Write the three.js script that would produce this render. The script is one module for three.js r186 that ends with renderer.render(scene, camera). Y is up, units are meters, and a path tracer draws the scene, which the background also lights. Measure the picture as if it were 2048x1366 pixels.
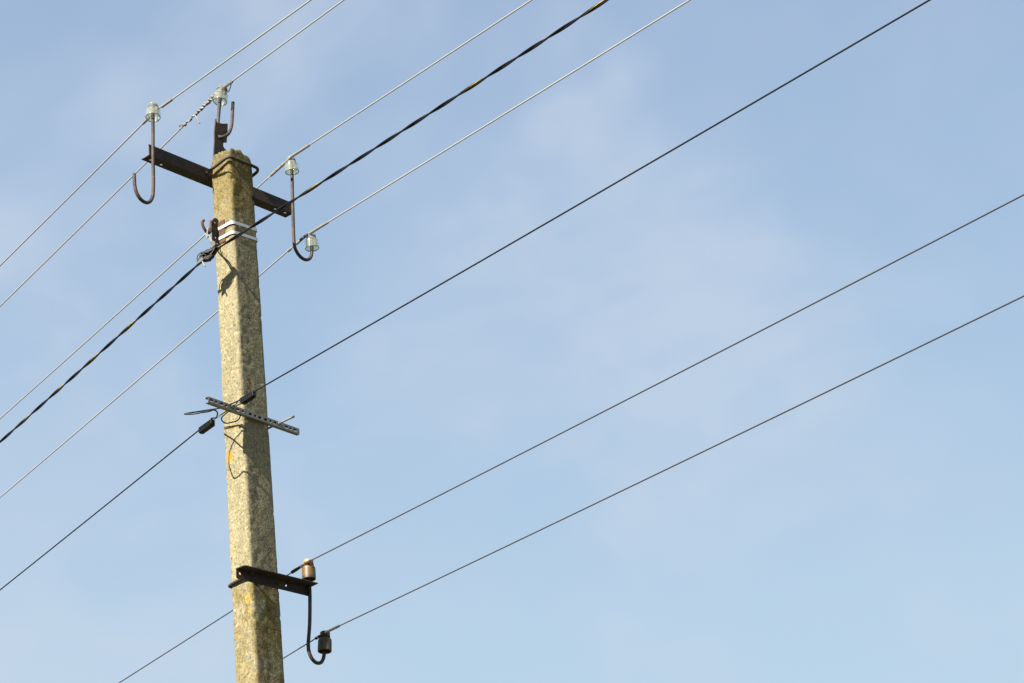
import * as THREE from 'three';
import { mergeGeometries as mergeAll } from 'three/addons/utils/BufferGeometryUtils.js';

// ---------- camera, sky, sun, exposure ----------
const scene = new THREE.Scene();
const camera = new THREE.PerspectiveCamera(17.309, 1024 / 683, 0.1, 1500);
camera.position.set(-7.3217, 1.6, 7.5829);
camera.rotation.set(0.424303, -0.899756, -0.10902, 'YXZ');
scene.add(camera);

const renderer = new THREE.WebGLRenderer({ antialias: true });
renderer.setSize(1024, 683);
renderer.toneMapping = THREE.LinearToneMapping;
const EXPOSURE = 3.3;
renderer.toneMappingExposure = EXPOSURE;
renderer.shadowMap.enabled = true;

const SUN_EL = THREE.MathUtils.degToRad(38), SUN_AZ = THREE.MathUtils.degToRad(3.5);
const SUN = new THREE.Vector3(-Math.cos(SUN_EL) * Math.cos(SUN_AZ), Math.sin(SUN_EL), Math.cos(SUN_EL) * Math.sin(SUN_AZ));
const sun = new THREE.DirectionalLight(new THREE.Color().setRGB(1, 0.93, 0.8), 5);
sun.position.copy(SUN).multiplyScalar(30).add(new THREE.Vector3(0, 6, 0));
sun.target.position.set(0, 6, 0);
sun.castShadow = true;
sun.shadow.mapSize.set(2048, 2048);
Object.assign(sun.shadow.camera, { left: -6, right: 6, top: 6, bottom: -6, near: 1, far: 60 });
scene.add(sun, sun.target);

// ---------- noise ----------
function hash3(x, y, z) {
  let h = Math.imul(x, 374761393) ^ Math.imul(y, 668265263) ^ Math.imul(z, 2147483647 - 61);
  h = Math.imul(h ^ (h >>> 13), 1274126177);
  h = Math.imul(h ^ (h >>> 16), 2246822519 | 0);
  return ((h ^ (h >>> 15)) >>> 0) / 4294967296;
}
function noise3(x, y, z) {
  const xi = Math.floor(x), yi = Math.floor(y), zi = Math.floor(z);
  let u = x - xi, v = y - yi, w = z - zi;
  u = u * u * (3 - 2 * u); v = v * v * (3 - 2 * v); w = w * w * (3 - 2 * w);
  const L = (a, b, t) => a + (b - a) * t;
  return L(L(L(hash3(xi, yi, zi), hash3(xi + 1, yi, zi), u), L(hash3(xi, yi + 1, zi), hash3(xi + 1, yi + 1, zi), u), v),
    L(L(hash3(xi, yi, zi + 1), hash3(xi + 1, yi, zi + 1), u), L(hash3(xi, yi + 1, zi + 1), hash3(xi + 1, yi + 1, zi + 1), u), v), w);
}
function fbm(x, y, z, o = 4, g = 0.5) {
  let a = 0, s = 1, n = 0;
  for (let i = 0; i < o; i++) { a += s * noise3(x, y, z); n += s; s *= g; x = x * 2.03 + 11.3; y = y * 2.03 + 5.7; z = z * 2.03 + 3.1; }
  return a / n;
}
const clamp01 = (t) => Math.min(1, Math.max(0, t));
const smooth = (a, b, t) => { t = clamp01((t - a) / (b - a)); return t * t * (3 - 2 * t); };
const mix = (a, b, t) => a + (b - a) * t;

// ---------- sky: clear pale blue with thin veils of high cloud ----------
{
  const W = 2048, H = 1024, data = new Float32Array(W * H * 4);
  const stops = [[-90, 0.30, 0.33, 0.33], [-1, 0.40, 0.46, 0.50], [0, 0.53, 0.69, 0.84], [12, 0.51, 0.675, 0.825], [17, 0.475, 0.64, 0.805],
    [24, 0.39, 0.545, 0.75], [33, 0.345, 0.475, 0.68], [50, 0.29, 0.41, 0.61], [90, 0.22, 0.33, 0.53]];
  for (let j = 0; j < H; j++) {
    const el = ((j + 0.5) / H - 0.5) * Math.PI, y = Math.sin(el), c = Math.cos(el), d = el * 180 / Math.PI;
    let k = 0; while (k < stops.length - 2 && d > stops[k + 1][0]) k++;
    const A = stops[k], B = stops[k + 1], t = clamp01((d - A[0]) / (B[0] - A[0]));
    const base = [1, 2, 3].map((i) => mix(A[i], B[i], t));
    for (let i = 0; i < W; i++) {
      const az = ((i + 0.5) / W - 0.5) * 2 * Math.PI, x = Math.cos(az) * c, z = Math.sin(az) * c;
      const ang = Math.acos(Math.max(-1, Math.min(1, x * SUN.x + y * SUN.y + z * SUN.z))) * 180 / Math.PI;
      const glow = 1 + 0.5 * Math.exp(-((ang / 24) ** 2));
      let veil = 0;
      if (d > -2) {
        const p = x * 0.8 + z * 0.6, q = -x * 0.6 + z * 0.8;   // streaks run one way
        const w = fbm(x * 5 + 3, y * 5, z * 5, 3) - 0.5;
        const wisp = Math.pow(1 - Math.abs(2 * fbm(p * 14 + 5 * w + 31, y * 40 + 4 * w, q * 14 + 2, 4, 0.6) - 1), 5);
        const big = fbm(p * 9 + 1.5 * w, y * 9 + 4, q * 9 + 9, 4);
        const fine = fbm(p * 22 + 3 * w + 20, y * 30 + 2 * w, q * 22, 4, 0.55);
        veil = smooth(0.36, 0.70, big) * 0.6 + smooth(0.36, 0.74, fine) * (0.35 + 0.65 * smooth(0.38, 0.6, big)) * 0.55 + 0.35 * wisp * smooth(0.38, 0.62, big);
      }
      const o = (j * W + i) * 4, cl = [0.60, 0.69, 0.815];
      for (let m = 0; m < 3; m++) data[o + m] = mix(base[m] * glow, Math.max(base[m] * glow, cl[m] * glow), 0.42 * veil) / EXPOSURE;
      data[o + 3] = 1;
    }
  }
  const sky = new THREE.DataTexture(data, W, H, THREE.RGBAFormat, THREE.FloatType);
  sky.mapping = THREE.EquirectangularReflectionMapping;
  sky.magFilter = sky.minFilter = THREE.LinearFilter;
  sky.wrapS = THREE.RepeatWrapping;
  sky.needsUpdate = true;
  scene.background = sky;
  scene.environment = sky;
}

// ---------- textures and materials ----------
const toS = (v) => { v = clamp01(v); return Math.round(255 * (v <= 0.0031308 ? 12.92 * v : 1.055 * Math.pow(v, 1 / 2.4) - 0.055)); };
function tex(w, h, fn, srgb) {
  const data = new Uint8Array(w * h * 4);
  for (let j = 0; j < h; j++) for (let i = 0; i < w; i++) {
    const r = fn((i + 0.5) / w, (j + 0.5) / h), o = (j * w + i) * 4;
    for (let k = 0; k < 3; k++) data[o + k] = srgb ? toS(r[k]) : Math.round(255 * clamp01(r[k]));
    data[o + 3] = 255;
  }
  const t = new THREE.DataTexture(data, w, h, THREE.RGBAFormat, THREE.UnsignedByteType);
  if (srgb) t.colorSpace = THREE.SRGBColorSpace;
  t.magFilter = THREE.LinearFilter; t.minFilter = THREE.LinearFilter;
  t.wrapS = t.wrapT = THREE.RepeatWrapping; t.needsUpdate = true;
  return t;
}
// rust: tiling over 0.25 m
const torus = (u, v, f, o, g, seed) => { const a = u * 2 * Math.PI, b = v * 2 * Math.PI; return fbm(Math.cos(a) * f + seed, Math.sin(a) * f + Math.cos(b) * f * 1.3, Math.sin(b) * f + seed * 2, o, g); };
function rustPair(dark, warm, light) {
  const f = (u, v) => {
    const a = smooth(0.40, 0.62, torus(u, v, 1.6, 5, 0.6, 3)), b = smooth(0.55, 0.72, torus(u, v, 5, 3, 0.6, 17)), g = torus(u, v, 16, 2, 0.6, 40);
    return [0, 1, 2].map((k) => mix(mix(dark[k], warm[k], a), light[k], b * 0.6) * (0.72 + 0.56 * g));
  };
  const bump = (u, v) => { const g = torus(u, v, 12, 3, 0.6, 40); return [g, g, g]; };
  const m = tex(256, 256, f, true), b = tex(256, 256, bump, false);
  m.repeat.set(4, 4); b.repeat.set(4, 4);
  return { map: m, bumpMap: b, bumpScale: 0.0008 };
}
const M = {
  rust: new THREE.MeshStandardMaterial({ ...rustPair([0.015, 0.0105, 0.0095], [0.036, 0.018, 0.0125], [0.06, 0.038, 0.030]), roughness: 0.85 }),
  rod: new THREE.MeshStandardMaterial({ ...rustPair([0.018, 0.0135, 0.012], [0.052, 0.026, 0.016], [0.082, 0.056, 0.044]), roughness: 0.75 }),
  redRust: new THREE.MeshStandardMaterial({ ...rustPair([0.055, 0.024, 0.014], [0.09, 0.036, 0.019], [0.075, 0.045, 0.024]), roughness: 0.9 }),
  aluminium: new THREE.MeshStandardMaterial({ color: new THREE.Color().setRGB(0.235, 0.228, 0.205), roughness: 0.6, metalness: 0.1 }),
  tieWire: new THREE.MeshStandardMaterial({ color: new THREE.Color().setRGB(0.155, 0.148, 0.132), roughness: 0.6, metalness: 0.1 }),
  dullWire: new THREE.MeshStandardMaterial({ color: new THREE.Color().setRGB(0.03, 0.03, 0.027), roughness: 0.6, metalness: 0.1 }),
  steelWire: new THREE.MeshStandardMaterial({ color: new THREE.Color().setRGB(0.02, 0.015, 0.013), roughness: 0.75 }),
  blackRubber: new THREE.MeshPhysicalMaterial({ specularIntensity: 0.4, color: new THREE.Color().setRGB(0.008, 0.008, 0.009), roughness: 0.5 }),
  blackPlastic: new THREE.MeshPhysicalMaterial({ specularIntensity: 0.4, color: new THREE.Color().setRGB(0.009, 0.009, 0.009), roughness: 0.55 }),
  greyPlastic: new THREE.MeshStandardMaterial({ color: new THREE.Color().setRGB(0.03, 0.03, 0.028), roughness: 0.6 }),
  stainless: new THREE.MeshStandardMaterial({ color: new THREE.Color().setRGB(0.46, 0.46, 0.455), roughness: 0.42, metalness: 0.35 }),
  zinc: new THREE.MeshStandardMaterial({ color: new THREE.Color().setRGB(0.15, 0.15, 0.135), roughness: 0.55, metalness: 0.2 }),
  nut: new THREE.MeshStandardMaterial({ color: new THREE.Color().setRGB(0.26, 0.26, 0.25), roughness: 0.35, metalness: 0.5 }),
  glass: new THREE.MeshPhysicalMaterial({ color: new THREE.Color().setRGB(0.86, 0.87, 0.79), transmission: 0.92, thickness: 0, ior: 1.5, roughness: 0.11 }),
  glassRim: new THREE.MeshPhysicalMaterial({ color: new THREE.Color().setRGB(0.42, 0.47, 0.33), transmission: 0.75, thickness: 0, ior: 1.5, roughness: 0.15 }),
  core: new THREE.MeshPhysicalMaterial({ vertexColors: true, roughness: 0.45, specularIntensity: 0.4 }),
  dullGlaze: new THREE.MeshPhysicalMaterial({ vertexColors: true, roughness: 0.55, specularIntensity: 0.7, clearcoat: 0.12, clearcoatRoughness: 0.25 }),
  glaze: new THREE.MeshPhysicalMaterial({ vertexColors: true, roughness: 0.5, clearcoat: 0.25, clearcoatRoughness: 0.2 }),
};

// ---------- geometry helpers ----------
const V = (x, y, z) => new THREE.Vector3(x, y, z);
const P = (a) => a.map((p) => V(...p));
// a round bar swept along points; uv in metres; optional twisted lobes (strands) and colour by angle
function sweep(pts, r, { radial = 10, lobes = 0, amp = 0, pitch = 0.1, color = null, up = null } = {}) {
  const n = pts.length, pos = [], uv = [], idx = [], col = [], T = V(0, 0, 0), N = V(0, 0, 0), B = V(0, 0, 0);
  let s = 0, last = null;
  const ring = radial + 1;
  for (let i = 0; i < n; i++) {
    T.copy(pts[Math.min(n - 1, i + 1)]).sub(pts[Math.max(0, i - 1)]).normalize();
    if (i) s += pts[i].distanceTo(pts[i - 1]);
    if (!last) { N.copy(up || (Math.abs(T.y) > 0.9 ? V(1, 0, 0) : V(0, 1, 0))); } else N.copy(last);
    N.addScaledVector(T, -N.dot(T)).normalize(); last = N.clone(); B.crossVectors(T, N);
    const R = typeof r === 'function' ? r(s, i / (n - 1)) : r;
    for (let k = 0; k <= radial; k++) {
      const a = (k / radial) * 2 * Math.PI, q = lobes ? R * (1 + amp * (Math.abs(Math.cos((lobes / 2) * (a - 2 * Math.PI * s / pitch))) - 0.6)) : R;
      const c = Math.cos(a) * q, d = Math.sin(a) * q;
      pos.push(pts[i].x + N.x * c + B.x * d, pts[i].y + N.y * c + B.y * d, pts[i].z + N.z * c + B.z * d);
      uv.push((k / radial) * 2 * Math.PI * R, s);
      if (color) col.push(...color(a, s));
      if (i < n - 1 && k < radial) { const o = i * ring + k; idx.push(o, o + ring, o + 1, o + 1, o + ring, o + ring + 1); }
    }
  }
  for (const e of [0, n - 1]) {                                            // closed ends
    const c = pos.length / 3; pos.push(pts[e].x, pts[e].y, pts[e].z); uv.push(0, e ? s : 0); if (color) col.push(...color(0, e ? s : 0));
    for (let k = 0; k < radial; k++) { const o = e * ring + k; if (e) idx.push(c, o + 1, o); else idx.push(c, o, o + 1); }
  }
  const g = new THREE.BufferGeometry();
  g.setAttribute('position', new THREE.Float32BufferAttribute(pos, 3));
  g.setAttribute('uv', new THREE.Float32BufferAttribute(uv, 2));
  if (color) g.setAttribute('color', new THREE.Float32BufferAttribute(col, 3));
  g.setIndex(idx.map((v, i) => idx[i - (i % 3) + [0, 2, 1][i % 3]])); g.computeVertexNormals();
  return g;
}
const bend = (pts, n = 60) => new THREE.CatmullRomCurve3(P(pts), false, 'centripetal').getSpacedPoints(n);
function plate(outline, holes, depth, bevel = 0.001) {   // outline in x, y; thickness along +z
  const s = new THREE.Shape(outline.map(([x, y]) => new THREE.Vector2(x, y)));
  for (const h of holes) { const p = new THREE.Path(); if (h.length === 3) p.absarc(h[0], h[1], h[2], 0, Math.PI * 2, true); else slot(p, ...h); s.holes.push(p); }
  return new THREE.ExtrudeGeometry(s, { depth: depth - 2 * bevel, bevelEnabled: true, bevelThickness: bevel, bevelSize: bevel, bevelOffset: -bevel, bevelSegments: 1, curveSegments: 10 }).translate(0, 0, bevel);
}
function slot(p, x, y, w, h) {
  const r = h / 2, d = Math.max(0, w / 2 - r);
  p.moveTo(x - d, y - r); p.absarc(x - d, y, r, -Math.PI / 2, Math.PI / 2, true); p.lineTo(x + d, y + r); p.absarc(x + d, y, r, Math.PI / 2, -Math.PI / 2, true); p.lineTo(x - d, y - r);
}
const rect = (x0, y0, x1, y1) => [[x0, y0], [x1, y0], [x1, y1], [x0, y1]];
const names = new Map();
function numbered(n) { const k = names.get(n) || 0; names.set(n, k + 1); return k ? n + '_' + String(k).padStart(3, '0') : n; }
function thing(name, label, category, pos = [0, 0, 0], group) {
  const o = new THREE.Group(); o.name = numbered(name); o.position.set(...pos); scene.add(o);
  o.userData = { label, category }; if (group) o.userData.group = group;
  return o;
}
// geometry is given in world metres; the part is set back by the place of the thing it belongs to
function part(name, geo, mat, parent, label) {
  const m = new THREE.Mesh(geo, mat); m.name = name; m.castShadow = m.receiveShadow = true;
  if (label) m.userData.label = label;
  parent.add(m); return m;
}
const mergeGeometries = (list) => mergeAll(list.map((g) => (g.index ? g.toNonIndexed() : g)));
const hex = (r, h) => new THREE.CylinderGeometry(r, r, h, 6);

// ---------- the ground ----------
{
  const g = new THREE.PlaneGeometry(1400, 1400, 1, 1).rotateX(-Math.PI / 2);
  const t = tex(512, 512, (u, v) => { const a = torus(u, v, 2, 4, 0.6, 5), b = torus(u, v, 14, 3, 0.6, 9), k = smooth(0.4, 0.65, a); return [mix(0.04, 0.075, k) * (0.6 + 0.8 * b), mix(0.05, 0.06, k) * (0.6 + 0.8 * b), mix(0.018, 0.028, k) * (0.6 + 0.8 * b)]; }, true);
  t.repeat.set(350, 350);
  const m = new THREE.Mesh(g, new THREE.MeshStandardMaterial({ map: t, roughness: 1 }));
  m.name = 'ground'; m.receiveShadow = true; m.userData = { kind: 'structure', label: 'rough grassy ground that the concrete pole stands in', category: 'ground' };
  scene.add(m);
}

// ---------- the concrete pole ----------
const TOP = 7.566, W2 = 0.15, K = 0.00558;
const wAt = (y) => 0.165 + K * (7.548 - y);
const extra = (y) => 0.006 + 0.0032 * Math.max(0, 7.548 - y);   // the right-hand side leans out towards the foot
const pole = thing('utility_pole', 'weathered square concrete utility pole with rusty steel crossarms near its top', 'utility pole');
{
  const T0 = 4.15, TH = 3.45, PER = 0.65;
  // colour and relief of the upper shaft; u runs round the shaft from the left face, v up
  const spots = [[5.838, -0.033, 0.021, 2], [5.808, -0.024, 0.010, 1], [5.736, -0.06, 0.008, 2], [6.265, -0.055, 0.007, 2], [6.385, -0.045, 0.006, 1], [5.072, 0.044, 0.018, 3],
    [5.009, 0.053, 0.008, 3], [5.21, -0.039, 0.008, 1], [4.752, -0.008, 0.007, 3], [5.967, 0.015, 0.009, 1], [6.002, -0.01, 0.008, 1], [5.334, -0.055, 0.006, 3], [6.698, 0.075 + 0.13, 0.010, 4],
    [6.213, 0.075 + 0.06, 0.012, 5], [6.26, 0.075 + 0.07, 0.008, 5], [6.23, 0.075 + 0.145, 0.010, 4], [6.42, 0.075 + 0.09, 0.006, 5], [6.45, 0.075 + 0.14, 0.006, 5], [5.32, -0.03, 0.007, 1], [4.95, 0.02, 0.008, 1], [4.9, -0.03, 0.007, 3], [5.56, 0.0, 0.005, 3], [5.62, 0.04, 0.006, 1]];
  const cols = { 1: [0.29, 0.21, 0.055], 2: [0.34, 0.14, 0.003], 3: [0.29, 0.185, 0.009], 4: [0.36, 0.30, 0.18], 5: [0.19, 0.10, 0.025] };
  const grain = (u, v) => {
    const s = u * PER, y = v * TH;
    const g1 = noise3(s / 0.0068 + 40, y / 0.0068, 3), g2 = noise3(s / 0.0042, y / 0.0042 + 9, 7), g3 = fbm(s / 0.03, y / 0.05, 12, 3);
    return [g1, g2, g3];
  };
  const W = 1024, H = 2048;
  const color = tex(W, H, (u, v) => {
    const s = u * PER - 0.075, y = T0 + v * TH, [g1, g2, g3] = grain(u, v);
    let c = [0.176, 0.153, 0.089];
    const k = 0.74 + 0.26 * g3 + 0.55 * (g1 - 0.5) + 0.60 * (g2 - 0.5) + 0.20 * (fbm(s / 0.16 + 3, y / 0.45, 77, 3) - 0.5) + 0.22 * (fbm(s / 0.022 + 3, y / 0.6, 27, 3) - 0.5);
    c = c.map((q) => q * k * 1.10);
    const dk = smooth(0.70, 0.86, g1) * smooth(0.35, 0.6, g2); c = c.map((q, i) => mix(q, [0.055, 0.043, 0.02][i], 0.35 * dk));
    const lt = smooth(0.78, 0.90, noise3(s / 0.011 + 70, y / 0.011, 21)); c = c.map((q, i) => mix(q, [0.30, 0.26, 0.155][i], 0.65 * lt));
    // moss and lichen film at the top and under the lower crossarm
    const n = fbm(s / 0.035 + 5, y / 0.06, 31, 5, 0.65), side = s > 0.075 && s < 0.25 ? 1.25 : 0.9;
    const moss = clamp01(side * (smooth(6.98, 7.38, y + 0.22 * (n - 0.5)) * (0.5 + 0.8 * n) + 0.8 * smooth(5.17, 5.12, y) * smooth(4.3, 5.0, y) * smooth(0.36, 0.58, n)) + 0.12 * smooth(0.55, 0.72, n));
    c = c.map((q, i) => mix(q, [0.110, 0.077, 0.011][i] * (0.4 + 1.1 * g1), 0.9 * clamp01(moss)));
    const top = smooth(7.44, 7.55, y); c = c.map((q, i) => mix(q, [0.085, 0.069, 0.024][i] * (0.5 + 1.0 * g1), 0.75 * top));
    const pit = noise3(s / 0.014 + 9, y / 0.014 + 3, 90); if (pit > 0.9) c = c.map((q) => q * mix(1, 0.35, smooth(0.9, 0.95, pit)));
    const cx = 0.052 + 0.006 * (noise3(y / 0.03, 4, 8) - 0.5); if (y > 6.55 && y < 6.61 && Math.abs(s - cx) < 0.0016) c = c.map((q) => q * 0.45);
    const cy = 4.93 + 0.012 * (fbm(s / 0.03, 2, 5, 3) - 0.5); if (s > 0.11 && s < 0.24 && Math.abs(y - cy) < 0.0022) c = c.map((q) => q * 0.5);
    const run = Math.max(smooth(0.055, 0.0, Math.abs(s + 0.008)) * smooth(6.72, 7.03, y) * (y < 7.035 ? 1 : 0), smooth(0.03, 0.0, Math.abs(s + 0.062)) * smooth(4.8, 5.16, y) * (y < 5.17 ? 1 : 0)) * smooth(0.35, 0.65, fbm(s / 0.012, y / 0.3, 61, 3));
    c = c.map((q, i) => mix(q, [0.12, 0.062, 0.018][i], 0.4 * run));
    // thin pale casting seam
    if (s > 0.078 && s < 0.225 && Math.abs(y - (6.22 + 0.07 * (s - 0.078))) < 0.0018 && g1 > 0.25) c = c.map((q) => q + 0.07);
    for (const [sy, sz, r, kind] of spots) {
      const d = Math.hypot(s - sz, (y - sy) * 0.85) / (r * (0.65 + 0.8 * noise3(s / 0.006, y / 0.006, 50)));
      if (d < 1) { const ringed = kind === 2 ? 1 : 0.45 + 0.55 * smooth(0.3, 0.8, d); c = c.map((q, i) => mix(q, cols[kind][i] * (0.75 + 0.5 * g2), 0.9 * ringed)); }
    }
    return c;
  }, true);
  const relief = tex(W, H, (u, v) => { const [g1, g2, g3] = grain(u, v); const q = 0.45 * g1 + 0.3 * g2 + 0.25 * g3; return [q, q, q]; }, false);
  color.wrapT = relief.wrapT = THREE.MirroredRepeatWrapping;
  const concrete = new THREE.MeshStandardMaterial({ map: color, bumpMap: relief, bumpScale: 0.0009, roughness: 0.95 });
  const rc = 0.017, ys = [];
  for (let y = -0.4; y < 4.2; y += 0.23) ys.push(y);
  for (let y = 4.2; y < TOP; y += 0.009) ys.push(y);
  const outline = (w) => {                                             // x, z, distance along the perimeter
    const a = w / 2, b = W2 / 2, out = [], seg = (x0, z0, x1, z1, n) => { for (let i = 0; i < n; i++) out.push([mix(x0, x1, i / n), mix(z0, z1, i / n)]); };
    const arc = (cx, cz, a0) => { for (let i = 0; i < 6; i++) { const t = a0 - (i / 6) * Math.PI / 2; out.push([cx + rc * Math.cos(t), cz + rc * Math.sin(t)]); } };
    seg(-a, -b + rc, -a, b - rc, 14); arc(-a + rc, b - rc, Math.PI);
    seg(-a + rc, b, a - rc, b, 16); arc(a - rc, b - rc, Math.PI / 2);
    seg(a, b - rc, a, -b + rc, 12); arc(a - rc, -b + rc, 0);
    seg(a - rc, -b, -a + rc, -b, 14); arc(-a + rc, -b + rc, -Math.PI / 2);
    return out;
  };
  const pos = [], uv = [], idx = []; let N = 0;
  const push = (o, y, shrink, rough) => {
    const n = o.length; N = n + 1; let s = 0.0;
    const w = wAt(Math.min(y, 7.548)), ex = extra(Math.max(y, 0)), out = (x) => x + (x + w / 2) / w * ex;
    for (let k = 0; k <= n; k++) {
      const x = out(o[k % n][0]), z = o[k % n][1], px = out(o[(k + n - 1) % n][0]), pz = o[(k + n - 1) % n][1]; if (k) s += Math.hypot(x - px, z - pz);
      const r = Math.hypot(x - ex / 2, z), f = rough * ((fbm(x * 50 + 7, y * 50, z * 50, 2) - 0.5) * 0.0024 * (x < 0 ? 2.2 : 0.7) + (fbm(x * 14, y * 6 + 3, z * 14, 2) - 0.5) * 0.003);
      const corner = smooth(0.095, 0.108, r), chip = rough * corner * smooth(0.62, 0.78, fbm(x * 30, y * 34, z * 30, 2)) * (y > 7.3 ? 0.012 : 0.004);
      const q = (1 - shrink) * (1 + (f - chip) / r);
      const yy = y > TOP - 0.06 ? y + smooth(TOP - 0.06, TOP, y) * ((fbm(x * 42 + 2, 5, z * 42 + 1, 3, 0.7) - 0.45) * 0.062 + 0.012 * (1 - smooth(0, 0.11, r * (1 - shrink))) - (x < 0 && z < 0 ? 0.03 : 0.012) * corner) : y;
      pos.push(x * q, yy, z * q); uv.push((s + rc) / PER, (y - T0) / TH);
    }
  };
  for (const y of ys) push(outline(wAt(y)), y, 0, y > 4 ? 1 : 0.3);
  for (const [sh, dy] of [[0.03, 0.003], [0.08, 0.005], [0.14, 0.006], [0.22, 0.007], [0.32, 0.008], [0.45, 0.008], [0.6, 0.008], [0.8, 0.008], [0.97, 0.008]]) push(outline(wAt(TOP)), TOP + dy, sh, 1);
  const rows = pos.length / 3 / N;
  for (let j = 0; j < rows - 1; j++) for (let k = 0; k < N - 1; k++) { const o = j * N + k; idx.push(o, o + 1, o + N, o + 1, o + N + 1, o + N); }
  const g = new THREE.BufferGeometry();
  g.setAttribute('position', new THREE.Float32BufferAttribute(pos, 3)); g.setAttribute('uv', new THREE.Float32BufferAttribute(uv, 2)); g.setIndex(idx); g.computeVertexNormals();
  part('shaft', g, concrete, pole);
}
// upper crossarm: a steel angle behind the pole, held by a round clamp rod
{
  const arm = part('crossarm', mergeGeometries([
    plate(rect(-0.503, 7.4445, 0.515, 7.5075), [], 0.006).translate(0, 0, -0.0845),
    plate(rect(-0.505, 0.078, 0.527, 0.140), [[-0.4666, 0.1156, 0.008], [-0.3903, 0.1184, 0.008], [0.414, 0.1047, 0.008], [0.4866, 0.1026, 0.008]], 0.006).rotateX(-Math.PI / 2).translate(0, 7.4395, 0),
  ].map((g) => g)), M.rust, pole, 'upper rusty steel angle crossarm');
  part('hook_pin', sweep(bend([[-0.466, 7.745, -0.073], [-0.4764, 7.700, -0.0685], [-0.483, 7.56, -0.068], [-0.4875, 7.449, -0.068], [-0.495, 7.235, -0.068], [-0.503, 7.188, -0.068], [-0.522, 7.156, -0.068], [-0.548, 7.142, -0.068], [-0.583, 7.150, -0.068], [-0.608, 7.178, -0.068], [-0.6185, 7.215, -0.068], [-0.6205, 7.285, -0.068]], 90), 0.0092, { radial: 14 }), M.rod, arm);
  part('hook_pin', sweep(bend([[0.530, 7.765, -0.07], [0.5275, 7.700, -0.068], [0.520, 7.56, -0.068], [0.516, 7.477, -0.068], [0.508, 7.245, -0.068], [0.514, 7.212, -0.068], [0.540, 7.182, -0.068], [0.578, 7.169, -0.068], [0.612, 7.180, -0.068], [0.633, 7.205, -0.068], [0.642, 7.24, -0.068], [0.6455, 7.275, -0.069], [0.649, 7.325, -0.07]], 90), 0.0092, { radial: 14 }), M.rod, arm);
  part('clamp_rod', sweep(bend([[-0.1115, 7.470, -0.11], [-0.1115, 7.472, -0.07], [-0.109, 7.480, -0.02], [-0.104, 7.495, 0.045], [-0.098, 7.503, 0.075], [-0.084, 7.5065, 0.0865], [-0.06, 7.507, 0.0865], [0.0, 7.508, 0.0865], [0.085, 7.507, 0.0875], [0.108, 7.503, 0.0865], [0.119, 7.497, 0.074], [0.121, 7.487, 0.03], [0.1205, 7.478, -0.05], [0.1205, 7.474, -0.11]], 110), 0.0085, { radial: 12 }), M.rod, pole);
}
// bracket on the pole top: a cut steel angle with its own hooked pin
{
  const notch = []; for (let i = 0; i <= 12; i++) { const t = Math.PI / 2 + i / 12 * Math.PI; notch.push([0.043 + 0.0165 * Math.cos(t), 7.694 + 0.0215 * Math.sin(t)]); }
  const b = part('top_bracket', mergeGeometries([
    plate([[-0.052, 7.513], [-0.0455, 7.575], [-0.036, 7.66], [-0.030, 7.70], [-0.027, 7.76], [-0.0145, 7.826], [-0.005, 7.818], [0.004, 7.823], [0.03, 7.828], [0.066, 7.842], [0.069, 7.838], [0.0635, 7.78], [0.0525, 7.717], ...notch, [0.052, 7.668], [0.05, 7.513]], [], 0.005, 0.0008).translate(0, 0, -0.084),
    plate([[-0.05, 7.513], [-0.0455, 7.575], [-0.036, 7.655], [-0.030, 7.70], [-0.027, 7.76], [-0.0135, 7.842], [-0.0185, 7.842], [-0.032, 7.76], [-0.035, 7.70], [-0.041, 7.655], [-0.0505, 7.575], [-0.055, 7.513]], [], 0.008, 0.0006).translate(0, 0, -0.087),
  ]), M.rust, pole);
  part('hook_pin', sweep(bend([[0.046, 8.045, -0.088], [0.0335, 7.980, -0.094], [0.021, 7.90, -0.095], [0.0093, 7.822, -0.095], [0.002, 7.775, -0.0945], [-0.001, 7.747, -0.090], [0.001, 7.733, -0.079], [0.012, 7.732, -0.067], [0.030, 7.743, -0.063], [0.048, 7.760, -0.063], [0.066, 7.788, -0.063], [0.079, 7.825, -0.063], [0.086, 7.865, -0.063], [0.094, 7.93, -0.063], [0.1005, 7.981, -0.063]], 90), 0.0092, { radial: 14 }), M.rod, b);
}
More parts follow.
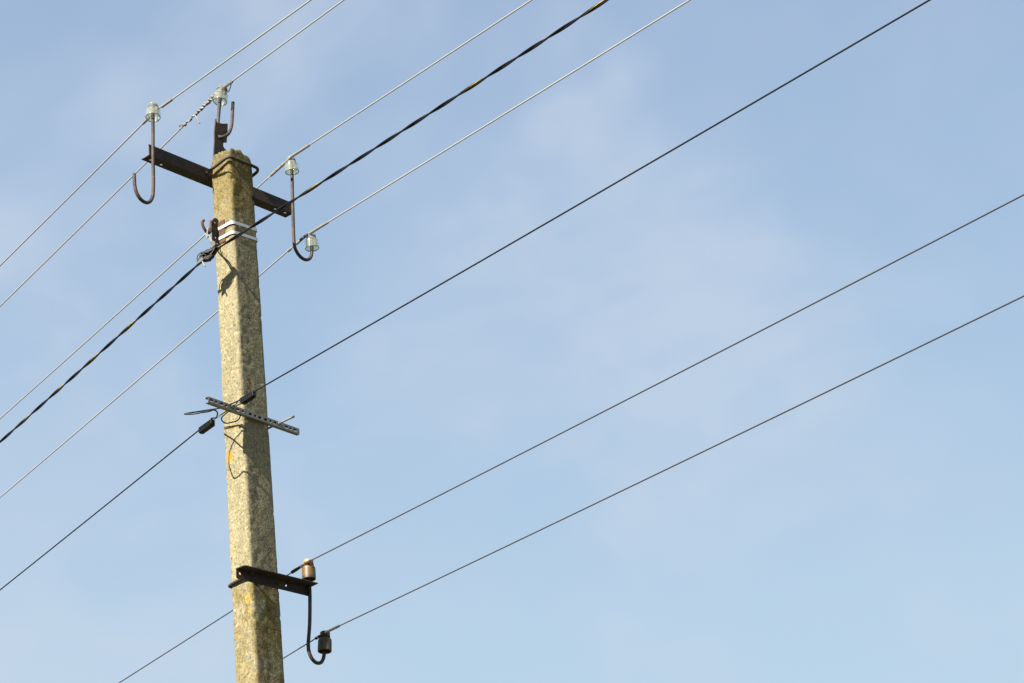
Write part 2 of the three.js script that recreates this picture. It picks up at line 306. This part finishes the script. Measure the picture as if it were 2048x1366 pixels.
// bracket for the twisted cable: plates, hook and two steel straps
{
  const b = part('hook_bracket', mergeGeometries([
    plate(rect(-0.034, 7.034, 0.017, 7.163), [], 0.004).rotateY(-Math.PI / 2).translate(-0.0845, 0, 0)]), M.redRust, pole, 'rusty bracket with an open hook');
  part('bracket_plate', mergeGeometries([plate([[-0.1262, 7.166], [-0.118, 7.176], [-0.106, 7.186], [-0.0865, 7.184], [-0.0865, 7.05], [-0.096, 7.040], [-0.1325, 7.039], [-0.133, 7.07]], [[-0.108, 7.157, 0.0068], [-0.109, 7.067, 0.0068]], 0.005).translate(0, 0, -0.036),
  ]), M.rust, b, 'dark plate with two round holes');
  part('hook', sweep(bend([[-0.1365, 7.157, -0.032], [-0.1395, 7.13, -0.032], [-0.141, 7.105, -0.032], [-0.147, 7.088, -0.032], [-0.160, 7.078, -0.032], [-0.175, 7.083, -0.032], [-0.189, 7.098, -0.032], [-0.1975, 7.115, -0.032], [-0.1965, 7.133, -0.032], [-0.187, 7.143, -0.032]], 60), 0.0078, { radial: 12 }), M.redRust, b);
  for (const y0 of [7.1125, 7.0545]) {
    const w = 0.1695, o = [], a = w / 2 + 0.0035, c = W2 / 2 + 0.0035, r = 0.02;
    const arc = (cx, cz, t0) => { for (let i = 0; i <= 7; i++) { const t = t0 - i / 7 * Math.PI / 2; o.push([cx + r * Math.cos(t), cz + r * Math.sin(t)]); } };
    arc(-a + r, c - r, Math.PI); arc(a - r, c - r, Math.PI / 2); arc(a - r, -c + r, 0); arc(-a + r, -c + r, -Math.PI / 2);
    const pos = [], idx = [], n = o.length, h = 0.0185;
    // outward bulge over the bracket plate on the left face
    for (let k = 0; k < n; k++) {
      const [x, z] = o[k], yy = y0 + 0.055 * (x + 0.085);
      for (const [d, e] of [[0, 0], [0.0016, 0.0006], [0.0016, h - 0.0006], [0, h]]) { const q = Math.hypot(x, z); pos.push(x + x / q * d + (x < 0 ? -0.0025 : 0.0075), yy + e, z + z / q * d); }
    }
    for (let k = 0; k < n; k++) for (let m = 0; m < 3; m++) { const A = k * 4 + m, B = ((k + 1) % n) * 4 + m; idx.push(A, B, A + 1, A + 1, B, B + 1); }
    const g = new THREE.BufferGeometry(); g.setAttribute('position', new THREE.Float32BufferAttribute(pos, 3)); g.setIndex(idx);
    const f = g.toNonIndexed(); f.computeVertexNormals();
    const st = part('strap', f, M.stainless, pole);
    part('buckle', plate(rect(-0.012, -0.002, 0.012, h + 0.002), [], 0.004, 0.001).translate(0.02, y0 + 0.0065, -0.0835), M.zinc, st);
  }
}
// lower crossarm: a steel angle on the front face, pulled tight by a rod round the back
{
  const arm = part('crossarm', mergeGeometries([
    plate([[-0.201, 5.146], [-0.188, 5.140], [0.285, 5.138], [0.297, 5.150], [0.297, 5.1885], [-0.199, 5.1885]], [[-0.176, 5.169, 0.0075], [0.1305, 5.1665, 0.0075]], 0.006).translate(0, 0, 0.0855),
    plate([[-0.199, -0.0855], [0.302, -0.0855], [0.296, -0.147], [-0.190, -0.147], [-0.199, -0.138]], [], 0.006).rotateX(-Math.PI / 2).translate(0, 5.1875, 0),
  ]), M.rust, pole, 'lower rusty steel angle crossarm');
  part('hook_pin', sweep(bend([[0.2815, 5.275, 0.103], [0.280, 5.21, 0.103], [0.2785, 5.145, 0.103], [0.264, 4.985, 0.102], [0.2475, 4.875, 0.100], [0.252, 4.842, 0.098], [0.272, 4.811, 0.096], [0.303, 4.797, 0.094], [0.333, 4.803, 0.093], [0.352, 4.823, 0.092], [0.3615, 4.85, 0.092], [0.367, 4.89, 0.092], [0.372, 4.93, 0.092]], 90), 0.0092, { radial: 14 }), M.rod, arm);
  part('clamp_rod', sweep(bend([[-0.1085, 5.184, 0.112], [-0.1085, 5.182, 0.08], [-0.102, 5.177, 0.02], [-0.0985, 5.173, -0.05], [-0.0955, 5.171, -0.070], [-0.085, 5.1715, -0.0835], [0, 5.174, -0.0865], [0.12, 5.178, -0.0865], [0.14, 5.182, -0.08], [0.147, 5.184, -0.06], [0.148, 5.186, 0.05], [0.148, 5.186, 0.114]], 110), 0.0075, { radial: 12 }), M.rod, arm);
  for (const [x, y] of [[-0.1085, 5.184], [0.148, 5.186]]) part('nut', hex(0.0125, 0.009).rotateX(Math.PI / 2).translate(x, y, 0.0965), M.rod, arm);
  part('weld_plate', new THREE.BoxGeometry(0.022, 0.052, 0.005).translate(0.2865, 5.161, 0.0945), M.rust, arm);
}

// ---------- insulators ----------
function lathe(profile, seg = 40, colorAt) {
  const g = new THREE.LatheGeometry(profile.map(([r, y]) => new THREE.Vector2(r, y)), seg);
  if (colorAt) { const p = g.attributes.position, c = []; for (let i = 0; i < p.count; i++) c.push(...colorAt(Math.hypot(p.getX(i), p.getZ(i)), p.getY(i), Math.atan2(p.getZ(i), p.getX(i)))); g.setAttribute('color', new THREE.Float32BufferAttribute(c, 3)); }
  return g;
}
function rounded(p, n = 8) { return new THREE.SplineCurve(p.map(([a, b]) => new THREE.Vector2(a, b))).getPoints(p.length * n).map((q) => [Math.max(0, q.x), q.y]); }
const GLASS = [[0.0105, 0.062], [0.0105, 0.058], [0.0115, 0.048], [0.030, 0.046], [0.0325, 0.040], [0.0335, 0.003], [0.0345, 0.0005], [0.0365, -0.0008], [0.0388, 0.0002], [0.0398, 0.003], [0.0395, 0.012], [0.0388, 0.030], [0.0378, 0.044], [0.0355, 0.0515], [0.030, 0.058], [0.0255, 0.063], [0.0225, 0.068], [0.0222, 0.073], [0.0235, 0.0765], [0.026, 0.079], [0.027, 0.083], [0.025, 0.088], [0.019, 0.0935], [0.010, 0.0965], [0, 0.0972]];
const glassGeo = lathe([[0, 0.064], [0.006, 0.0638], ...rounded(GLASS, 3)]);
const rimGeo = new THREE.TorusGeometry(0.0368, 0.0027, 10, 48).rotateX(Math.PI / 2).translate(0, 0.0008, 0);
const UP = V(0, 1, 0);
function insulator(name, base, top, label, group, geo, mat, partName) {
  const t = thing(name, label, 'insulator', base, group);
  t.quaternion.setFromUnitVectors(UP, V(...top).sub(V(...base)).normalize());
  part(partName, geo, mat, t);
  if (mat === M.glass) part('rim', rimGeo, M.glassRim, t);
  return t;
}
const GG = 'clear glass insulators on the upper hook pins';
insulator('glass_insulator', [-0.4770, 7.6713, -0.0695], [-0.4625, 7.7698, -0.0785], 'clear glass insulator on the hook pin at the left end of the upper crossarm', GG, glassGeo, M.glass, 'glass_bell');
insulator('glass_insulator', [0.0330, 7.974, -0.0935], [0.051, 8.064, -0.0885], 'clear glass insulator on the pin above the pole top, wound with grey wire', GG, glassGeo, M.glass, 'glass_bell');
insulator('glass_insulator', [0.5300, 7.6985, -0.0685], [0.5255, 7.7862, -0.070], 'clear glass insulator at the upper end of the right hook pin', GG, glassGeo, M.glass, 'glass_bell');
insulator('glass_insulator', [0.6470, 7.2590, -0.0690], [0.6445, 7.3491, -0.070], 'clear glass insulator on the short bent-up end of the right hook pin, below the crossarm', GG, glassGeo, M.glass, 'glass_bell');
{
  const CER = [[0.013, 0.06], [0.013, 0.03], [0.020, 0.020], [0.028, 0.016], [0.0295, 0.004], [0.0305, 0.0005], [0.0325, -0.0006], [0.0345, 0.0015], [0.0350, 0.006], [0.0347, 0.030], [0.0342, 0.054], [0.0325, 0.062], [0.0285, 0.0675], [0.0245, 0.070], [0.0228, 0.0735], [0.0226, 0.079], [0.0238, 0.082], [0.0250, 0.0855], [0.0248, 0.097], [0.0225, 0.1025], [0.014, 0.1055], [0, 0.1062]];
  const prof = [[0, 0.062], [0.008, 0.0615], ...rounded(CER, 3)];
  const tan = lathe(prof, 44, (r, y, a) => {
    const n = noise3(Math.cos(a) * 3 + 9, y * 90, Math.sin(a) * 3);
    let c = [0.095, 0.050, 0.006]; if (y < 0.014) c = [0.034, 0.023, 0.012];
    c = c.map((q, i) => mix(q, [0.05, 0.028, 0.015][i], smooth(0.064, 0.074, y) * smooth(0.088, 0.080, y) * 0.8));
    const cap = smooth(0.078 + 0.010 * n, 0.088 + 0.01 * n, y); c = c.map((q, i) => mix(q, [0.27, 0.195, 0.085][i], cap));
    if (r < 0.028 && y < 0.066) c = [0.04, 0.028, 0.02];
    return c.map((q) => q * (0.8 + 0.4 * n));
  });
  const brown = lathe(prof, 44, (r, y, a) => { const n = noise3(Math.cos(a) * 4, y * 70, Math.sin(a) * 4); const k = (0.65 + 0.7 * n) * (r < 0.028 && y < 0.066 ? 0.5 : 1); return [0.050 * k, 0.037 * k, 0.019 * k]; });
  insulator('ceramic_insulator', [0.2790, 5.2200, 0.103], [0.2835, 5.3263, 0.103], 'tan glazed ceramic insulator with a cream top, standing on the lower crossarm', null, tan, M.glaze, 'ceramic_body');
  insulator('ceramic_insulator', [0.3665, 4.8648, 0.092], [0.379, 4.9683, 0.092], 'dark brown ceramic insulator on the bent-up end of the lowest hook pin', null, brown, M.dullGlaze, 'ceramic_body');
}

// ---------- overhead wires ----------
const AZL = Math.PI - THREE.MathUtils.degToRad(12), SAG = 0.001;
// one conductor past its support at p: both spans sag away from it; yl/sl, yr/sr are height and slope on each side
function wirePath(p, yl, sl, azr, yr, sr, gap = 0.05, fineTo = 5, step = 0.008, far = 26) {
  const one = (y0, s, az) => (t) => V(p[0] + Math.sin(az) * t, y0 + s * t + SAG * t * t, p[2] + Math.cos(az) * t);
  const L = one(yl, sl, AZL), R = one(yr, sr, azr), pts = [];
  const ts = []; for (let t = far; t > fineTo; t -= 0.4) ts.push(t); for (let t = fineTo; t > gap; t -= step) ts.push(t);
  for (const t of ts) pts.push(L(t));
  const mid = new THREE.CatmullRomCurve3([L(gap * 2), L(gap), V(p[0], (yl + yr) / 2, p[2]), R(gap), R(gap * 2)], false, 'centripetal').getSpacedPoints(40);
  for (const q of mid) { if (q.distanceTo(mid[20]) < gap) pts.push(q); }
  for (const t of ts.slice().reverse()) pts.push(R(t));
  return { pts, L, R };
}
// binding: wire wound round the conductor on the stretch f(t0..t1)
function wound(f, t0, t1, r, rw, pitch, phase = 0) {
  const pts = [], n = Math.ceil(Math.abs(t1 - t0) / pitch * 16), a = f(t0), b = f(t1), T = b.clone().sub(a).normalize(), N = V(0, 1, 0).addScaledVector(T, -T.y).normalize(), B = V(0, 0, 0).crossVectors(T, N);
  for (let i = 0; i <= n; i++) { const t = mix(t0, t1, i / n), q = i / 16 * 2 * Math.PI + phase, R = typeof r === 'function' ? r(i / n) : r; pts.push(f(t).addScaledVector(N, Math.cos(q) * R).addScaledVector(B, Math.sin(q) * R)); }
  return sweep(pts, rw, { radial: 6 });
}
function neckLoop(base, top, h, r, rw, turns = 2) {
  const a = V(...base), ax = V(...top).sub(a).normalize(), q = new THREE.Quaternion().setFromUnitVectors(UP, ax), pts = [];
  for (let i = 0; i <= 28 * turns; i++) { const t = i / 28 * 2 * Math.PI; pts.push(V(Math.cos(t) * r, h + (i / (28 * turns) - 0.5) * rw * 2.2 * turns, Math.sin(t) * r).applyQuaternion(q).add(a)); }
  return sweep(pts, rw, { radial: 6 });
}
const D = THREE.MathUtils.degToRad;
function overheadWire(label, p, yl, sl, azr, yr, sr, mat, r, opts, ties, tieMat) {
  const t = thing('overhead_wire', label, 'power line', [0, 0, 0]);
  const w = wirePath(p, yl, sl, azr, yr, sr);
  part('conductor', sweep(w.pts, r, opts), mat, t);
  if (ties) part('binding_wire', mergeGeometries(ties(w)), tieMat, t);
  return { t, w };
}
const STRAND = { radial: 18, lobes: 6, amp: 0.24, pitch: 0.085 };
overheadWire('pale bare wire tied behind the glass insulator at the left crossarm end', [-0.444, 7.73, -0.062], 7.7372, -0.0323, D(-7.3), 7.7312, -0.0421, M.aluminium, 0.0039, STRAND,
  (w) => [wound(w.L, 0.10, 0.17, 0.0062, 0.002, 0.005), wound(w.R, 0.03, 0.125, 0.0062, 0.002, 0.0052), neckLoop([-0.4770, 7.6713, -0.0695], [-0.4625, 7.7698, -0.0785], 0.0705, 0.0245, 0.0024, 2)], M.tieWire);
{
  const f = overheadWire('pale bare wire over the topmost glass insulator, with thick twisted tail on its left', [0.022, 8.04, -0.066], 8.0396, -0.0415, D(-7.3), 8.0371, -0.0265, M.aluminium, 0.0038, STRAND,
    (w) => [neckLoop([0.0330, 7.974, -0.0935], [0.051, 8.064, -0.0885], 0.071, 0.0248, 0.0036, 2), neckLoop([0.0330, 7.974, -0.0935], [0.051, 8.064, -0.0885], 0.080, 0.0285, 0.0034, 1), neckLoop([0.0330, 7.974, -0.0935], [0.051, 8.064, -0.0885], 0.089, 0.0235, 0.0034, 2),
      wound(w.R, 0.015, 0.10, 0.0072, 0.003, 0.012), sweep(bend([[0.017, 8.036, 0.02], [0.026, 8.026, 0.004], [0.044, 8.018, -0.03], [0.06, 8.028, -0.065]], 30), 0.0028, { radial: 8 })], M.tieWire);
  const { w, t } = f, rr = (k) => mix(0.0098, 0.0058, smooth(0.15, 0.9, k));
  const tail = [wound(w.L, 0.015, 0.41, rr, 0.0046, 0.062), wound(w.L, 0.0, 0.27, rr, 0.0048, 0.066, 2.4), wound(w.L, 0.05, 0.17, 0.0115, 0.0036, 0.044, 1.2)];
  const e = w.L(0.29), g = w.L(0.40);
  tail.push(sweep(bend([[e.x, e.y - 0.004, e.z], [e.x + 0.004, e.y - 0.028, e.z + 0.012], [e.x + 0.012, e.y - 0.062, e.z + 0.022]], 20), 0.0042, { radial: 8 }));
  tail.push(sweep(bend([[g.x, g.y + 0.006, g.z], [g.x - 0.008, g.y + 0.006, g.z - 0.02], [g.x - 0.022, g.y - 0.004, g.z - 0.03]], 20), 0.0036, { radial: 8 }));
  tail.push(sweep(bend([[g.x, g.y + 0.002, g.z], [g.x - 0.014, g.y - 0.010, g.z - 0.03], [g.x - 0.016, g.y - 0.026, g.z - 0.03]], 20), 0.0028, { radial: 8 }));
  part('twisted_tail', mergeGeometries(tail), M.tieWire, t);
}
overheadWire('pale bare wire tied to the insulator topping the right hook pin', [0.5015, 7.769, -0.062], 7.7654, -0.0391, D(-7.3), 7.7722, -0.0387, M.aluminium, 0.0039, STRAND,
  (w) => [wound(w.L, 0.03, 0.19, 0.0064, 0.0021, 0.0056), wound(w.R, 0.02, 0.19, 0.0064, 0.0021, 0.0056), neckLoop([0.53, 7.6985, -0.0685], [0.5255, 7.7862, -0.070], 0.0705, 0.0248, 0.0026, 2), sweep(bend([[0.541, 7.757, -0.262], [0.541, 7.748, -0.263], [0.539, 7.738, -0.262]], 8), 0.002, { radial: 6 })], M.tieWire);
overheadWire('pale bare wire tied to the insulator on the bent-up end of the right hook', [0.620, 7.34, -0.062], 7.3422, -0.0455, D(-7.3), 7.3376, -0.0359, M.aluminium, 0.0039, STRAND,
  (w) => [wound(w.L, 0.03, 0.13, 0.0064, 0.0021, 0.0056), wound(w.L, 0.19, 0.215, 0.0066, 0.0024, 0.0056), wound(w.R, 0.02, 0.17, 0.0064, 0.0021, 0.0056), neckLoop([0.6470, 7.2590, -0.0690], [0.6445, 7.3491, -0.070], 0.0715, 0.0248, 0.0026, 2)], M.tieWire);
overheadWire('thin dark steel wire tied to the tan ceramic insulator above the lower crossarm', [0.258, 5.298, 0.1], 5.2972, -0.0286, D(-11), 5.2995, -0.0372, M.steelWire, 0.003, { radial: 8 },
  (w) => [wound(w.L, 0.02, 0.055, 0.0055, 0.0022, 0.006), wound(w.L, 0.065, 0.12, 0.0062, 0.0026, 0.006), wound(w.R, 0.02, 0.05, 0.005, 0.002, 0.006), neckLoop([0.2790, 5.2200, 0.103], [0.2835, 5.3263, 0.103], 0.0765, 0.0248, 0.0022, 2)], M.redRust);
overheadWire('thin dark steel wire tied to the dark brown ceramic insulator, lowest of the wires', [0.3505, 4.9485, 0.096], 4.9475, -0.0368, D(-11), 4.9505, -0.0295, M.steelWire, 0.003, { radial: 8 },
  (w) => [wound(w.L, 0.02, 0.055, 0.0055, 0.0022, 0.006), wound(w.R, 0.02, 0.155, 0.0048, 0.0018, 0.006), neckLoop([0.3665, 4.8648, 0.092], [0.379, 4.9683, 0.092], 0.0765, 0.0248, 0.0022, 2)], M.rod);

// ---------- the twisted insulated cable and its clamp ----------
const pick = (L, R, l, r) => { const pts = []; for (let t = 26; t > 5; t -= 0.25) pts.push(L(t)); for (let t = 5; t > 0.001; t -= 0.01) pts.push(L(t)); pts.push(...bend([l, [(l[0] + r[0]) / 2 + 0.001, (l[1] + r[1]) / 2 + 0.006, (l[2] + r[2]) / 2], r], 14).slice(1, -1)); for (let t = 0.001; t < 5; t += 0.01) pts.push(R(t)); for (let t = 5; t < 26; t += 0.25) pts.push(R(t)); return pts; };
const CL = [-0.2316, 6.8807, -0.02], CR = [-0.203, 6.9285, 0.08];
{
  const line = (p, s, az) => (t) => V(p[0] + Math.sin(az) * t, p[1] + s * t + SAG * t * t, p[2] + Math.cos(az) * t);
  const mid = pick(line(CL, -0.0440, AZL), line(CR, -0.0336, D(-7.3)), CL, CR);
  const t = thing('twisted_cable', 'thick black cable of two twisted cores with yellow stripe, held by the hook clamp', 'power cable');
  const lay = (s) => -2 * Math.PI * (s - 26) / 0.41 + 1.2 + 2.6 * (noise3(s * 0.9 + 4, 2, 3) - 0.5);   // an uneven twist
  for (const side of [0, 1]) {
    const pts = []; let s = 0; const T = V(0, 0, 0), N = V(0, 0, 0), B = V(0, 0, 0);
    for (let i = 0; i < mid.length; i++) {
      if (i) s += mid[i].distanceTo(mid[i - 1]);
      T.copy(mid[Math.min(mid.length - 1, i + 1)]).sub(mid[Math.max(0, i - 1)]).normalize(); N.set(0, 1, 0).addScaledVector(T, -T.y).normalize(); B.crossVectors(T, N);
      const a = lay(s) + side * Math.PI;
      pts.push(mid[i].clone().addScaledVector(N, Math.cos(a) * 0.0043).addScaledVector(B, Math.sin(a) * 0.0043));
    }
    const stripe = (a, s) => {
      let q = a - lay(s) - 1.9 - 0.5 * noise3(s * 2, 7, 1); q = Math.abs(((q % (2 * Math.PI)) + 3 * Math.PI) % (2 * Math.PI) - Math.PI);
      return side === 0 && q < 0.26 * smooth(0.38, 0.52, noise3(s * 2.6, 5, 9)) ? [0.42, 0.29, 0.004] : [0.005, 0.005, 0.0065];
    };
    part('insulated_core', sweep(pts, 0.0044, { radial: 28, color: stripe, up: V(0, 1, 0) }), M.core, t, side ? 'black insulated core' : 'black insulated core with a yellow stripe');
  }
  // clamp: built in its own frame, u along the cable, v up, w outwards from the pole
  const c = thing('cable_clamp', 'dark wedge clamp with wire bails hanging from the rusty hook on the pole', 'cable clamp');
  const u = V(...CR).sub(V(...CL)).normalize(), w = V(0, 0, 0).crossVectors(u, UP).normalize(), v = V(0, 0, 0).crossVectors(w, u);
  const F = new THREE.Matrix4().makeBasis(u, v, w).setPosition(CL[0] - 0.006 * u.x, CL[1] + 0.008, CL[2] - 0.006 * u.z);
  const loc = (g) => g.applyMatrix4(F), bent = (pts, r, n = 30) => loc(sweep(bend(pts, n), r, { radial: 8 }));
  const ridge = (u0, v0, u1, v1, n, len) => { const o = []; for (let i = 0; i < n; i++) { const k = i / (n - 1), g = new THREE.BoxGeometry(0.0055, len, 0.040); g.rotateZ(-0.25).translate(mix(u0, u1, k), mix(v0, v1, k), 0); o.push(g); } return o; };
  part('housing', loc(plate([[0.004, -0.008], [0.0, 0.006], [0.010, 0.016], [0.014, 0.024], [0.020, 0.020], [0.026, 0.028], [0.030, 0.040], [0.034, 0.028], [0.044, 0.030], [0.048, 0.024], [0.060, 0.026], [0.066, 0.018], [0.082, 0.014], [0.102, 0.008], [0.114, 0.0], [0.108, -0.012], [0.094, -0.022], [0.078, -0.026], [0.070, -0.034], [0.054, -0.033], [0.046, -0.038], [0.034, -0.030], [0.022, -0.024], [0.012, -0.014]], [], 0.026, 0.003).translate(0, 0, -0.013)), M.blackPlastic, c);
  part('wedge', loc(mergeGeometries([...ridge(0.030, 0.008, 0.086, -0.002, 4, 0.026),
    plate([[0.022, 0.004], [0.098, -0.010], [0.096, -0.002], [0.022, 0.014]], [], 0.046, 0.002).translate(0, 0, -0.023)])), M.blackRubber, c);
  part('wrapped_wire', mergeGeometries([
    bent([[-0.006, 0.010, 0.014], [0.008, 0.020, 0.020], [0.030, 0.020, 0.024], [0.048, 0.008, 0.026], [0.066, -0.006, 0.026], [0.092, -0.010, 0.023], [0.114, -0.004, 0.016]], 0.0026),
    bent([[0.024, -0.014, 0.016], [0.040, -0.026, 0.021], [0.062, -0.030, 0.022], [0.086, -0.022, 0.021], [0.108, -0.008, 0.018]], 0.0026),
    bent([[-0.008, -0.002, 0.010], [-0.012, 0.010, 0.004], [-0.006, 0.020, -0.006], [0.012, 0.030, -0.014], [0.036, 0.030, -0.016]], 0.0032)]), M.dullWire, c);
  part('clip', loc(plate([[-0.014, -0.022], [-0.012, -0.014], [0.006, -0.002], [0.026, -0.004], [0.030, -0.020], [0.020, -0.026]], [], 0.012, 0.002).translate(0, 0, 0.010)), M.greyPlastic, c);
  part('pin', loc(new THREE.CylinderGeometry(0.0040, 0.0040, 0.038, 10).translate(0.014, -0.040, 0.016)), M.zinc, c);
  part('lug', loc(plate([[0.086, -0.004], [0.122, 0.000], [0.128, 0.018], [0.118, 0.040], [0.104, 0.038], [0.104, 0.020], [0.092, 0.008]], [], 0.020, 0.003).translate(0, 0, 0.004)), M.greyPlastic, c);
  const end = V(0.112, 0.026, 0.018).applyMatrix4(F), en2 = V(0.100, 0.008, -0.004).applyMatrix4(F);
  part('bail', mergeGeometries([
    sweep(bend([[-0.158, 7.098, -0.0455], [-0.163, 7.075, -0.0455], [-0.172, 7.045, -0.026], [end.x + 0.006, end.y + 0.055, end.z - 0.03], end.toArray()], 40), 0.0042, { radial: 8 }),
    sweep(bend([[-0.172, 7.098, -0.020], [-0.178, 7.066, -0.020], [-0.190, 7.030, 0.0], [en2.x - 0.006, en2.y + 0.05, en2.z - 0.02], en2.toArray()], 40), 0.0038, { radial: 8 }),
    sweep(bend([[-0.158, 7.098, -0.0455], [-0.160, 7.0895, -0.034], [-0.172, 7.098, -0.020]], 16), 0.0038, { radial: 8 })]), M.tieWire, c);
}

// ---------- the perforated rail with its studs ----------
{
  const r = thing('mounting_rail', 'grey perforated metal rail with threaded studs fixed across the front of the pole', 'rail', [0, 6.029, 0.1]);
  r.rotation.z = -0.0345; const X0 = -0.340, X1 = 0.283, T = 0.002;
  const slots = [[-0.3174, 'l'], [-0.2856, 's'], [-0.2507, 'l'], [-0.2190, 's'], [-0.1419, 'l'], [-0.1081, 's'], [-0.0574, 'l'], [-0.0245, 's'], [0.0073, 'l'], [0.0478, 'l'], [0.0817, 's'], [0.1133, 'l'], [0.1924, 'l'], [0.2219, 's'], [0.2527, 'l']];
  const web = plate(rect(X0, -0.0165, X1, 0.0165), slots.map(([x, k]) => [x, 0, k === 'l' ? 0.022 : 0.0105, 0.0145]), T, 0.0004).translate(0, 0, -T);
  const fl = (y) => plate(rect(X0, 0.0002, X1, 0.0205), [], T, 0.0004).rotateX(-Math.PI / 2).translate(0, y, 0);
  const lip = (y0, y1) => plate(rect(X0, y0, X1, y1), [], T, 0.0004).translate(0, 0, -0.0222);
  part('channel', mergeGeometries([web, fl(0.0146), fl(-0.0166), lip(0.009, 0.0155), lip(-0.0155, -0.009)]), M.zinc, r);
  for (const [x, y, z0, z1] of [[-0.178, 0.004, -0.05, 0.055], [0.1408, 0.006, -0.205, 0.104]]) {
    const st = part('threaded_stud', sweep([V(x, y, z0), V(x, y, (z0 + z1) / 2), V(x, y, z1)], 0.0052, { radial: 10 }), M.zinc, r);
    part('nut', hex(0.0098, 0.009).rotateX(Math.PI / 2).translate(x, y, 0.0068), M.nut, st);
    if (x > 0) part('rusty_tip', new THREE.CylinderGeometry(0.0056, 0.0056, 0.014, 10).rotateX(Math.PI / 2).translate(x, y, z1 - 0.003), M.redRust, st);
  }
}
// ---------- the telephone cable with its two grips ----------
{
  const line = (p, s, az) => (t) => V(p[0] + Math.sin(az) * t, p[1] + s * t + SAG * t * t, p[2] + Math.cos(az) * t);
  const A = [-0.1034, 6.0458, -0.2369], B = [-0.1808, 6.0651, 0.265];
  const run = (f, near) => { const p = []; for (let t = 26; t > 5; t -= 0.4) p.push(f(t)); for (let t = 5; t > -near; t -= 0.05) p.push(f(t)); return p; };
  const c = thing('telephone_cable', 'thin black cable fixed to the perforated rail with slack loops beside the pole', 'cable');
  const bl = [...run(line(B, -0.03, D(-8.15)), 0), ...bend([B, [-0.1815, 6.062, 0.21], [-0.182, 6.056, 0.165], [-0.19, 6.051, 0.13], [-0.205, 6.0445, 0.09], [-0.22, 6.0398, 0.0513], [-0.2341, 6.0396, 0.0294], [-0.2549, 6.0368, 0.0074], [-0.2807, 6.0314, -0.011], [-0.3048, 6.0249, -0.0221], [-0.332, 6.0157, -0.026], [-0.3596, 6.0045, -0.0227], [-0.388, 5.990, -0.0115], [-0.408, 5.979, 0.001], [-0.4165, 5.9725, 0.011], [-0.4165, 5.969, 0.020], [-0.409, 5.9655, 0.034], [-0.3985, 5.9630, 0.0545], [-0.3892, 5.9618, 0.0734], [-0.3849, 5.9604, 0.0914], [-0.3525, 5.9683, 0.105], [-0.3099, 5.9868, 0.11], [-0.282, 5.984, 0.10], [-0.2475, 5.9915, 0.06], [-0.199, 6.012, 0.0], [-0.158, 6.044, -0.08], [-0.1322, 6.0465, -0.1014], A], 140).slice(1)];
  part('black_line', sweep(bl.concat(run(line(A, -0.0493, AZL), 0).reverse()), 0.0037, { radial: 8 }), M.blackRubber, c);
  part('curled_tail', sweep(bend([[-0.178, 6.03, 0.092], [-0.2034, 6.0108, 0.1], [-0.2346, 5.9835, 0.1], [-0.2545, 5.9634, 0.1], [-0.2578, 5.9539, 0.1], [-0.2452, 5.9419, 0.1], [-0.2212, 5.9413, 0.1], [-0.1889, 5.9554, 0.098], [-0.1522, 5.9718, 0.09], [-0.1241, 5.9945, 0.088], [-0.112, 6.02, 0.086]], 60), 0.0033, { radial: 8 }), M.blackRubber, c);
  // grips: ribbed black bodies under the cable, each tied to the left stud by a double wire
  const stud = V(-0.178, 6.039, 0.112);
  for (const [near, far, label] of [[[-0.177, 6.0560, 0.163], [-0.181, 6.066, 0.262], 'black ribbed cable grip in front of the pole, above the perforated rail'], [[-0.1375, 6.0452, -0.088], [-0.1080, 6.0465, -0.216], 'black ribbed cable grip hanging left of the pole, below the perforated rail']]) {
    const g = thing('cable_grip', label, 'cable clamp', [0, 0, 0]);
    const a = V(...near), b = V(...far), L = a.distanceTo(b), u = b.clone().sub(a).normalize(), w = V(0, 0, 0).crossVectors(u, UP).normalize(), v = V(0, 0, 0).crossVectors(w, u);
    const F = new THREE.Matrix4().makeBasis(u, v, w).setPosition(a);
    const body = plate([[0.004, 0.006], [L - 0.004, 0.007], [L, -0.004], [L, -0.022], [L - 0.010, -0.031], [0.016, -0.028], [0.004, -0.018], [0, 0]], [], 0.026, 0.004).translate(0, 0, -0.013);
    part('grip_body', body.applyMatrix4(F), M.blackPlastic, g);
    const ribs = []; for (let i = 0; i < 6; i++) ribs.push(new THREE.BoxGeometry(0.005, 0.030, 0.030).translate(0.014 + i * (L - 0.028) / 5, -0.012, 0));
    for (let i = 0; i < 5; i++) ribs.push(new THREE.BoxGeometry(L * 0.9, 0.0022, 0.0305).translate(L / 2, -0.025 + i * 0.006, 0));
    part('ribs', mergeGeometries(ribs).applyMatrix4(F), M.blackPlastic, g);
    const wires = [];
    for (const e of [-1, 1]) { const q = V(L * 0.35, 0.008, e * 0.008).applyMatrix4(F), q0 = V(0.0, 0.004, e * 0.007).applyMatrix4(F); wires.push(sweep(bend([q.toArray(), q0.toArray(), [mix(q0.x, stud.x, 0.6), mix(q0.y, stud.y, 0.6), mix(q0.z, stud.z, 0.6)], [stud.x + e * 0.0075, stud.y + 0.002, stud.z]], 24), 0.0026, { radial: 8 })); }
    part('bail', mergeGeometries(wires), M.tieWire, g);
  }
}
renderer.render(scene, camera);
